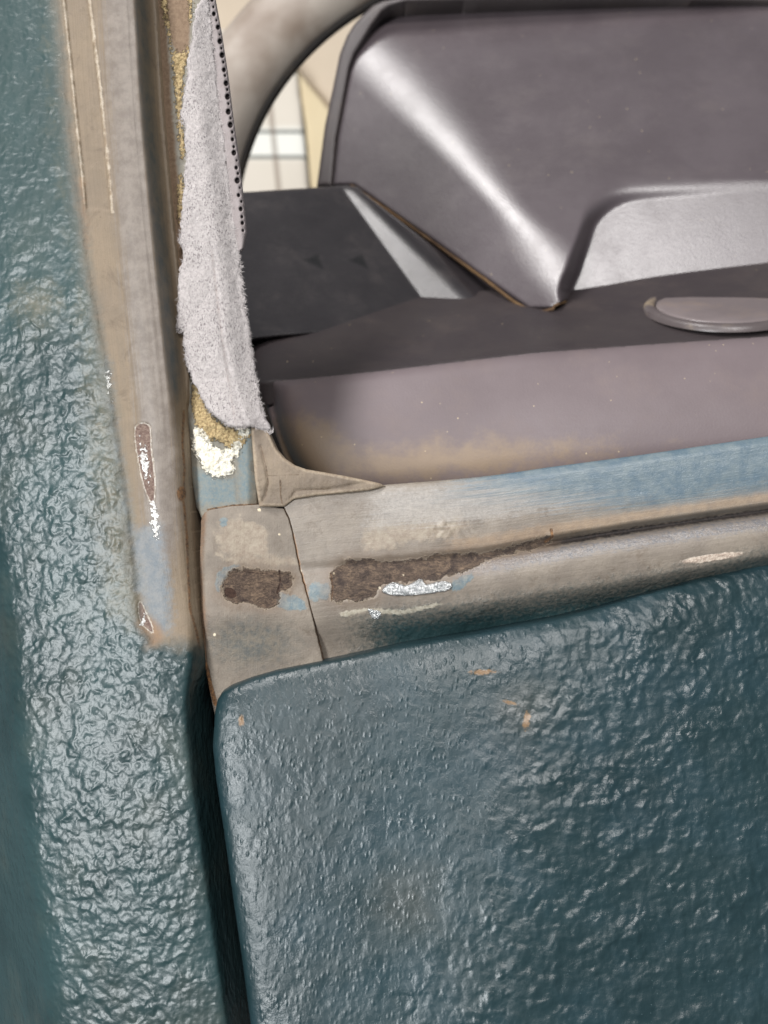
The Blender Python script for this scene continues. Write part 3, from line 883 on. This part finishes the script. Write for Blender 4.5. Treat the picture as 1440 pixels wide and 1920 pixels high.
# loose fibres along the torn edges of the felt
fv, ff = [], []
rr_ = random.Random(3)
edge_l = smooth_poly(FL[2:], 20, False); edge_r = smooth_poly(FR, 24, False)
for e_, sgn in ((edge_l, -1), (edge_r, 1)):
    seg = len(e_)
    for q_ in range(900):
        i = rr_.randrange(seg - 1)
        p = e_[i] + (e_[i + 1] - e_[i]) * rr_.random()
        t = e_[i + 1] - e_[i]; t = t / (np.hypot(*t) + 1e-6)
        nrm = np.array([t[1], -t[0]])
        if nrm[0] * sgn < 0:
            nrm = -nrm
        p = p - nrm * rr_.uniform(2, 6)
        ln = rr_.uniform(4, 11)
        dr = nrm * rr_.uniform(0.4, 1) + t * rr_.uniform(-0.9, 0.9)
        w0 = float(felt_w(np.array([p[0]]), np.array([p[1]]))[0]) - 0.2
        tip = p + dr * ln; wt = w0 + rr_.uniform(-1.0, 0.4)
        sd_ = np.array([-dr[1], dr[0]]) * 0.45
        md = (p + tip) / 2 + t * rr_.uniform(-1.5, 1.5)
        b = len(fv)
        for pt, ww in ((p + sd_, w0), (p - sd_, w0), (md - sd_ * 0.8, (w0 + wt) / 2 + 0.15), (md + sd_ * 0.8, (w0 + wt) / 2 + 0.15), (tip, wt)):
            u, v, w1 = to_frame(pt[0], pt[1], ww); fv.append((u, v, w1))
        ff += [(b, b + 1, b + 2, b + 3), (b + 3, b + 2, b + 4)]
fv = np.array(fv)
fib = link_mesh('frayed_fibres', world(fv[:, 0], fv[:, 1], fv[:, 2]), ff, mat_felt, trim, {'d_mid': np.full(len(fv), 50.0)}, {'lp': fv})
fib['kind'] = 'stuff'

# perforated vinyl edge
PV = [(386, -110), (404, 0), (415, 60), (427, 140), (438, 230), (447, 290), (455, 360), (460, 410), (462, 436), (456, 466), (446, 474), (438, 450), (424, 300), (400, 120), (384, 0), (372, -110)]
HOLE = smooth_poly([(381, -110), (399, 0), (411, 60), (423, 140), (433, 230), (442, 290), (450, 360), (455, 410), (457, 436)], 30, False)
acc = np.concatenate([[0], np.cumsum(np.hypot(*np.diff(HOLE, axis=0).T))])
hs = np.arange(6, acc[-1], 13.2)
hpts = np.stack([np.interp(hs, acc, HOLE[:, 0]), np.interp(hs, acc, HOLE[:, 1])], 1)
hrad = np.where(np.arange(len(hpts)) % 2 == 0, 3.9, 2.2) * rng.uniform(0.75, 1.2, len(hpts))
hpts = hpts + rng.uniform(-1.3, 1.3, hpts.shape)
hoff = np.where(np.arange(len(hpts)) % 2 == 0, 0.0, 1.5)


def d_hole(x, y):
    b = np.full(x.shape, 50.0)
    for (a, c_), r, o in zip(hpts, hrad, hoff):
        b = np.minimum(b, np.hypot(x - a - o + 2, (y - c_) / 1.25) - r)
    return b


def vin_w(x, y):
    e = pw([(b, a) for a, b in PV[:9]], np.clip(y, -110, 436))
    w = -4.6 - 1.2 * sstep(-10, 6, x - e)
    return w - 0.9 * sstep(1, -2.5, d_hole(x, y))


g = G('perforated_vinyl')
lp = g.attr('lp', True)
c = g.mix(g.noise(lp, 0.4, 4), lin(150, 142, 142), lin(128, 118, 116))
c = g.mix(g.ramp(g.attr('d_hole'), 0.8, -0.8), c, lin(36, 30, 30))
mat_vin = g.finish(c, 0.55, 0.0, g.math('MULTIPLY', g.noise(lp, 2.5, 3), 0.12), 0.3)
panel('perforated_edge', PV, vin_w, mat_vin, trim, 1.6, 3, 1.2, {'d_hole': d_hole})

# ------------------------------------------------------------------ DASHBOARD
dash = thing('dashboard', 'dusty dark mauve grey plastic dashboard with instrument hood behind the windscreen opening', 'dashboard', world([40], [60], [-70])[0])
mat_roll = plastic('dash_roll_plastic', lin(108, 97, 99), lin(101, 90, 92), 0.48, 0.02, 0.14, 0.4, (136, 118, 104), stain=True)
mat_shelf = plastic('dash_shelf_plastic', lin(58, 52, 52), lin(50, 44, 46), 0.48, 0.02, 0.12, 0.35, (110, 94, 84))
mat_hood = plastic('hood_plastic', lin(80, 72, 75), lin(72, 64, 67), 0.33, 0.03, 0.06, 1.0, (120, 106, 92))
mat_block = plastic('switch_panel_plastic', lin(46, 42, 44), lin(38, 34, 36), 0.33, 0.03, 0.12, 0.8, (110, 96, 90), spots=False, slot=True)
mat_rim = plastic('hood_rim_plastic', lin(76, 70, 70), lin(68, 62, 62), 0.45, 0.03, 0.1, 0.4, spots=False)

T_ED = [(440, 735), (497, 716), (560, 711), (720, 695), (1000, 662), (1200, 647), (1440, 631), (1580, 622)]


def roll_w(x, y):
    t = np.clip((y - pw(T_ED, x)) / 230.0, 0, 1.2)
    w = -47 + 12 * (1 - (1 - np.minimum(t, 1)) ** 2.2) - 2 * sstep(0.8, 1.2, t)
    lx = x - pw([(700, 497), (740, 508), (800, 522), (870, 552), (960, 640)], y)
    return w - 14 * np.exp(-np.maximum(lx, 0) / 16.0)


panel('dash_front_roll', wider([(492, 716), (560, 711), (720, 695), (1000, 662), (1200, 647), (1440, 631), (1580, 622), (1580, 880), (1200, 930), (720, 985), (640, 985), (560, 925), (530, 850), (508, 790), (496, 745)]),
      roll_w, mat_roll, dash, 4, 18, 24, {
    'd_stain': lambda x, y: np.minimum(sd_ell(x, y, 820, 866, 250, 34, -0.06), sd_ell(x, y, 580, 850, 80, 60, 0.5))})
S_ED = [(440, 606), (520, 603), (700, 592), (880, 578), (1040, 568), (1250, 533), (1440, 503), (1580, 480)]


def shelf_w(x, y):
    t = (pw(T_ED, x) - y) / (pw(T_ED, x) - pw(S_ED, x))
    w = -54 - 40 * np.maximum(t, 0) - 3 * np.maximum(-t, 0)
    return w - 10 * np.exp(-np.maximum(x - 462, 0) / 14.0)


panel('dash_shelf', wider([(462, 560), (700, 560), (1040, 535), (1250, 505), (1440, 475), (1580, 450), (1580, 660), (1000, 700), (720, 735), (500, 760), (478, 720), (466, 640)]), shelf_w, mat_shelf, dash, 4, 0, 20)

HB = -17.0
REC = smooth_poly([(1072, 556), (1086, 505), (1104, 452), (1122, 402), (1146, 370), (1190, 350), (1280, 338), (1440, 320), (1580, 306), (2020, 262), (2120, 380), (2020, 460), (1580, 520), (1440, 530), (1250, 560), (1120, 590)], 5)


def hood_w(x, y):
    top = -72 + 0.0163 * (x - 1040) + 0.118 * (y - 490)
    top = top - 0.00006 * np.maximum(260 - y, 0) ** 2
    side = -72 + 0.1187 * (x - 1040) + 0.0333 * (y - 490)
    kk = 4.5 + 5.0 * sstep(400, 120, y) + 4.5 * sstep(380, 520, y)
    w = smin(top, side, kk)
    s = sd_poly(x, y, REC)
    rec = -88.6 + 0.021 * (y - 350) + 0.018 * (x - 1150)
    S = sstep(27 + 6 * sstep(430, 360, y), -4 - 34 * sstep(430, 350, y), s)
    w = w * (1 - S) + np.minimum(w, rec) * S
    return w + HB


HOOD = [(625, 346), (634, 260), (647, 189), (658, 130), (668, 102), (684, 78), (702, 48), (722, 20), (760, 8), (900, 6), (1200, 5), (1440, 8), (1580, 10), (1580, 482), (1440, 505), (1250, 535), (1060, 562),
        (1034, 576), (992, 576), (900, 512), (800, 440), (720, 384), (664, 346)]
hood = panel('instrument_hood', wider(HOOD), hood_w, mat_hood, dash, 3, 4, 9)

# dusty seam strip where the hood meets the dash
SEAM = smooth_poly([(660, 345), (720, 385), (800, 441), (900, 513), (990, 577), (1036, 577), (1062, 564), (1250, 537), (1440, 507), (1580, 484)], 10, False)
tv, tf = [], []
for i, p in enumerate(SEAM):
    w0 = float(hood_w(np.array([p[0]]), np.array([p[1] - 2]))[0]) - 1.5
    u, v, w1 = to_frame(p[0] - 2.5, p[1] + 3, w0 + 1.2)
    for a in range(6):
        r = 0.62 + 0.25 * float(vnoise(np.array([i * 0.9]), np.array([a * 2.0]))[0])
        tv.append((u + r * 0.6 * math.cos(a * math.pi / 3), v + r * math.sin(a * math.pi / 3), w1 + r * math.cos(a * math.pi / 3)))
    if i:
        for a in range(6):
            b = (a + 1) % 6
            tf.append(((i - 1) * 6 + a, (i - 1) * 6 + b, i * 6 + b, i * 6 + a))
tv = np.array(tv)
mat_seam = plastic('seam_dust', lin(112, 88, 62), lin(78, 62, 50), 0.9, 0.3, 0.5, 0.1, (150, 122, 86), spots=False)
link_mesh('dust_seal', world(tv[:, 0], tv[:, 1], tv[:, 2]), tf, mat_seam, hood, None, {'lp': tv})

RIMO = [(717, 2), (700, 10), (680, 28), (664, 46), (651, 66), (637, 101), (628, 146), (609, 236), (594, 349)]
RIMI = [(623, 349), (631, 260), (644, 189), (655, 128), (664, 102), (680, 76), (698, 46), (716, 22), (730, 12), (760, 3), (900, 0), (1200, -1), (1440, 3), (1580, 4), (1580, -20), (1440, -14), (1200, -12), (900, -8), (760, -6)]
panel('hood_rim', wider(RIMO + RIMI), lambda x, y: -146 + 0.05 * (x - 620) * (x < 760) + 0.05 * 140 * (x >= 760), mat_rim, hood, 2.5, 9, 22)


def block_w(x, y):
    A = -93 + 0.085 * (y - 580) + HB * 0.6 - 0.06 * np.minimum(x - 650 - (y - 365) * 0.72, 0)
    n = np.array([215, -155.0]) / math.hypot(215, 155)       # right of line (650,365)-(805,580)
    d1 = (x - 650) * n[0] + (y - 365) * n[1]
    m = np.array([164, -173.0]) / math.hypot(164, 173)       # right of line (712,388)-(885,552)
    d2 = (x - 712) * m[0] + (y - 388) * m[1]
    gw = np.clip(18 + (y - 370) * 0.24, 6, 90)
    b = 0.055 * smin(np.maximum(d1, 0), gw, 10) - 0.3 * softplus(d2, 5)
    w = A + np.where(d1 > 0, b, 0)
    w = w - 5 * np.exp(-np.maximum(y - 352 + 0.05 * (x - 440), 0) / 5.0)
    return w


BLOCK = [(430, 362), (595, 351), (650, 347), (668, 350), (730, 400), (800, 452), (900, 524), (990, 590), (890, 600), (700, 618), (520, 630), (430, 640)]
panel('switch_panel', BLOCK, block_w, mat_block, dash, 3, 5, 24, {'d_slot': lambda x, y: sd_any(x, y, [[(c_ - 20, 488), (c_ + 6, 476), (c_ + 16, 504)] for c_ in (590, 674)])})

# round cap on the shelf
cap_c = np.array(to_frame(1354.0, 572.0, float(shelf_w(np.array([1354.0]), np.array([572.0]))[0]) + 0.9))
e1 = np.array([1.0, 0.07, 0.0]); e1 /= np.linalg.norm(e1)
e2 = np.array([0.0, 0.465, -0.885]); e2 = e2 - e1 * (e1 @ e2); e2 /= np.linalg.norm(e2)
e3 = np.cross(e1, e2); e3 *= np.sign(e3[2])


def lathe(name, prof, seg, mat, parent):
    v, f = [], []
    for i, (r, z) in enumerate(prof):
        for k in range(seg):
            a = 2 * math.pi * k / seg
            v.append(cap_c + e1 * r * math.cos(a) + e2 * r * math.sin(a) + e3 * z)
    for i in range(len(prof) - 1):
        for k in range(seg):
            k2 = (k + 1) % seg
            f.append((i * seg + k, i * seg + k2, (i + 1) * seg + k2, (i + 1) * seg + k))
    v = np.array(v)
    return link_mesh(name, world(v[:, 0], v[:, 1], v[:, 2]), f, mat, parent, None, {'lp': v})


mat_cap = plastic('cap_plastic', lin(116, 106, 106), lin(104, 95, 95), 0.32, 0.02, 0.3, 0.5, spots=False)
mat_capring = plastic('cap_ring_plastic', lin(88, 80, 80), lin(78, 70, 70), 0.35, 0.02, 0.45, 0.5, (206, 182, 140), spots=False)
R_ = 24.5
cap = lathe('speaker_cap', [(0.05, 0.7), (R_ * 0.5, 0.6), (R_ * 0.78, 0.4), (R_ * 0.84, 0.0), (R_ * 0.85, -0.8)], 96, mat_cap, dash)
lathe('cap_ring', [(R_ * 0.86, -0.6), (R_ * 0.87, 0.1), (R_ * 0.91, 0.5), (R_ * 0.97, 0.3), (R_, -0.3), (R_ * 1.02, -1.6)], 96, mat_capring, cap)

# carcass of the dash below the pads
panel('dash_carcass', wider([(380, 420), (1620, 420), (1620, 1000), (420, 1000)]), lambda x, y: -128 + 0.03 * (y - 420), mat_dark, dash, 20, 0, 10)

# ------------------------------------------------------------------ STEERING WHEEL
WS = -200.0
kk = K * (D - WS) / D
cx_, cy_ = to_frame(930.0, 446.0, WS)[:2]
wheel = thing('steering_wheel', 'worn beige grey steering wheel rim behind the instrument hood', 'steering wheel', world([cx_], [cy_], [WS])[0])
R1 = 565 * kk; r1 = 78 * kk * 0.92
wv, wf_ = [], []
NS, NR = 160, 28
tilt = 0.25
for i in range(NS):
    a = 2 * math.pi * i / NS
    for j in range(NR):
        b = 2 * math.pi * j / NR
        rr2 = R1 + r1 * math.cos(b)
        wv.append((cx_ + rr2 * math.cos(a), cy_ + rr2 * math.sin(a), WS + r1 * 0.75 * math.sin(b) - tilt * 0.0))
for i in range(NS):
    for j in range(NR):
        i2, j2 = (i + 1) % NS, (j + 1) % NR
        wf_.append((i * NR + j, i2 * NR + j, i2 * NR + j2, i * NR + j2))
wv = np.array(wv)
g = G('wheel_rim')
lp = g.attr('lp', True)
n = g.noise(lp, 0.035, 3, 0.5)
c = g.mix(g.ramp(n, 0.4, 0.75), lin(158, 148, 138), lin(122, 108, 96))
mat_wheel = g.finish(c, 0.5, 0.0, g.math('MULTIPLY', g.noise(lp, 1.2, 3), 0.1), 0.4)
link_mesh('wheel_rim', world(wv[:, 0], wv[:, 1], wv[:, 2]), wf_, mat_wheel, wheel, None, {'lp': wv})


iv, jf = [], []  # dark ring added to stand in for the shaded underside of the rim
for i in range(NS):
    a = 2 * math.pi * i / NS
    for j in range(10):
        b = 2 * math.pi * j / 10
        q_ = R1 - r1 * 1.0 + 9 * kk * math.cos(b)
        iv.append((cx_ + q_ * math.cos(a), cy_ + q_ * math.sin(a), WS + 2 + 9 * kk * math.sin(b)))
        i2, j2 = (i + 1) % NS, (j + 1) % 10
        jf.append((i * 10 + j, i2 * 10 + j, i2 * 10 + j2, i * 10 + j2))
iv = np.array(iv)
mat_shade_spoke = plastic('black_shade_spoke', lin(34, 31, 28), lin(28, 25, 24), 0.6, 0.02, 0.1, 0.2, spots=False)  # dark colour for the painted rim shade, shared with the spokes
link_mesh('rim_shade_ring', world(iv[:, 0], iv[:, 1], iv[:, 2]), jf, mat_shade_spoke, wheel, None, {'lp': iv})


def bar(name, a, b, wd, th, mat, parent):
    a = np.array(a); b = np.array(b); d = (b - a); d[2] = 0; d /= np.linalg.norm(d)
    n = np.array([-d[1], d[0], 0])
    v = []
    for e, s in ((a, 1.0), ((a + b) / 2, 0.8), (b, 1.1)):
        for k in range(8):
            t = 2 * math.pi * k / 8
            v.append(e + n * wd * s * math.cos(t) + np.array([0, 0, th * math.sin(t)]))
    f = [(i * 8 + k, i * 8 + (k + 1) % 8, (i + 1) * 8 + (k + 1) % 8, (i + 1) * 8 + k) for i in range(2) for k in range(8)]
    v = np.array(v)
    link_mesh(name, world(v[:, 0], v[:, 1], v[:, 2]), f, mat, parent, None, {'lp': v})


for ang in (-8, 188, 270):
    t = math.radians(ang)
    bar('spoke', (cx_, cy_, WS - 18), (cx_ + R1 * math.cos(t), cy_ + R1 * math.sin(t), WS - 2), 14, 6, mat_shade_spoke, wheel)

# ------------------------------------------------------------------ SEAT
seat = thing('seat', 'pale car seat in cream and white plaid cloth seen past the steering wheel', 'car seat', world([-60], [150], [-620])[0])
g = G('plaid_cloth')
lp = g.attr('lp', True)
sep = g.nt.nodes.new('ShaderNodeSeparateXYZ'); g.nt.links.new(lp, sep.inputs[0])
U_, V_ = sep.outputs[0], sep.outputs[1]
KS = K * (D + 560) / D


def stripes(co, centre, pitch, width):
    t = g.math('ADD', g.math('DIVIDE', g.math('SUBTRACT', co, centre), pitch), 100.5)
    t = g.math('ABSOLUTE', g.math('SUBTRACT', g.math('FRACT', t), 0.5))
    return g.ramp(g.math('MULTIPLY', t, pitch), width, width * 0.5)


hv1 = stripes(V_, (960 - 240) * KS, 170 * KS, 4.6 * KS)
hv2 = stripes(V_, (960 - 290) * KS, 170 * KS, 4.6 * KS)
vv1 = stripes(g.math('ADD', U_, g.math('MULTIPLY', V_, 0.11)), (513 - 720) * KS + 0.11 * (960 - 270) * KS, 190 * KS, 7 * KS)
c = g.mix(g.noise(lp, 0.02, 2), lin(188, 180, 168), lin(198, 191, 180))
wht = stripes(V_, (960 - 262) * KS, 170 * KS, 40 * KS)
c = g.mix(g.math('MULTIPLY', wht, 0.8), c, lin(214, 214, 208))
c = g.mix(g.math('MULTIPLY', g.math('MAXIMUM', hv1, hv2), 0.85), c, lin(70, 76, 74))
c = g.mix(g.math('MULTIPLY', vv1, 0.55), c, lin(104, 88, 76))
mat_plaid = g.finish(c, 0.9, 0.0, g.math('MULTIPLY', g.noise(lp, 1.0, 2), 0.2), 0.1)
g = G('beige_cloth')
lp = g.attr('lp', True)
c = g.mix(g.noise(lp, 0.03, 3), lin(198, 184, 154), lin(188, 172, 142))
mat_beige = g.finish(c, 0.9, 0.0, g.math('MULTIPLY', g.noise(lp, 1.0, 2), 0.2), 0.1)
g = G('cream_cloth')
lp = g.attr('lp', True)
c = g.mix(g.noise(lp, 0.03, 3), lin(186, 173, 156), lin(176, 162, 144))
mat_cream = g.finish(c, 0.9, 0.0, g.math('MULTIPLY', g.noise(lp, 1.0, 2), 0.2), 0.1)


def ridge_lin(a, b):
    return lambda x, y: d_line(x, y, [a, b])


panel('seat_cushion', [(200, 40), (500, 60), (556, 128), (568, 240), (584, 420), (590, 760), (200, 760)], lambda x, y: -560 - 0.05 * (400 - y), mat_plaid, seat, 8, 12, 60)
panel('seat_bolster', [(553, 128), (640, 232), (720, 330), (740, 760), (596, 760), (588, 420), (573, 240)], lambda x, y: -566 - 0.05 * (400 - y) + 4 * np.sin(y / 30.0) * 0, mat_beige, seat, 6, 10, 60)
panel('seat_back', [(60, -420), (2300, -420), (2300, 360), (728, 330), (640, 226), (558, 126), (480, 110), (60, 90)], lambda x, y: -590 - 0.12 * (300 - y), mat_cream, seat, 10, 12, 70)
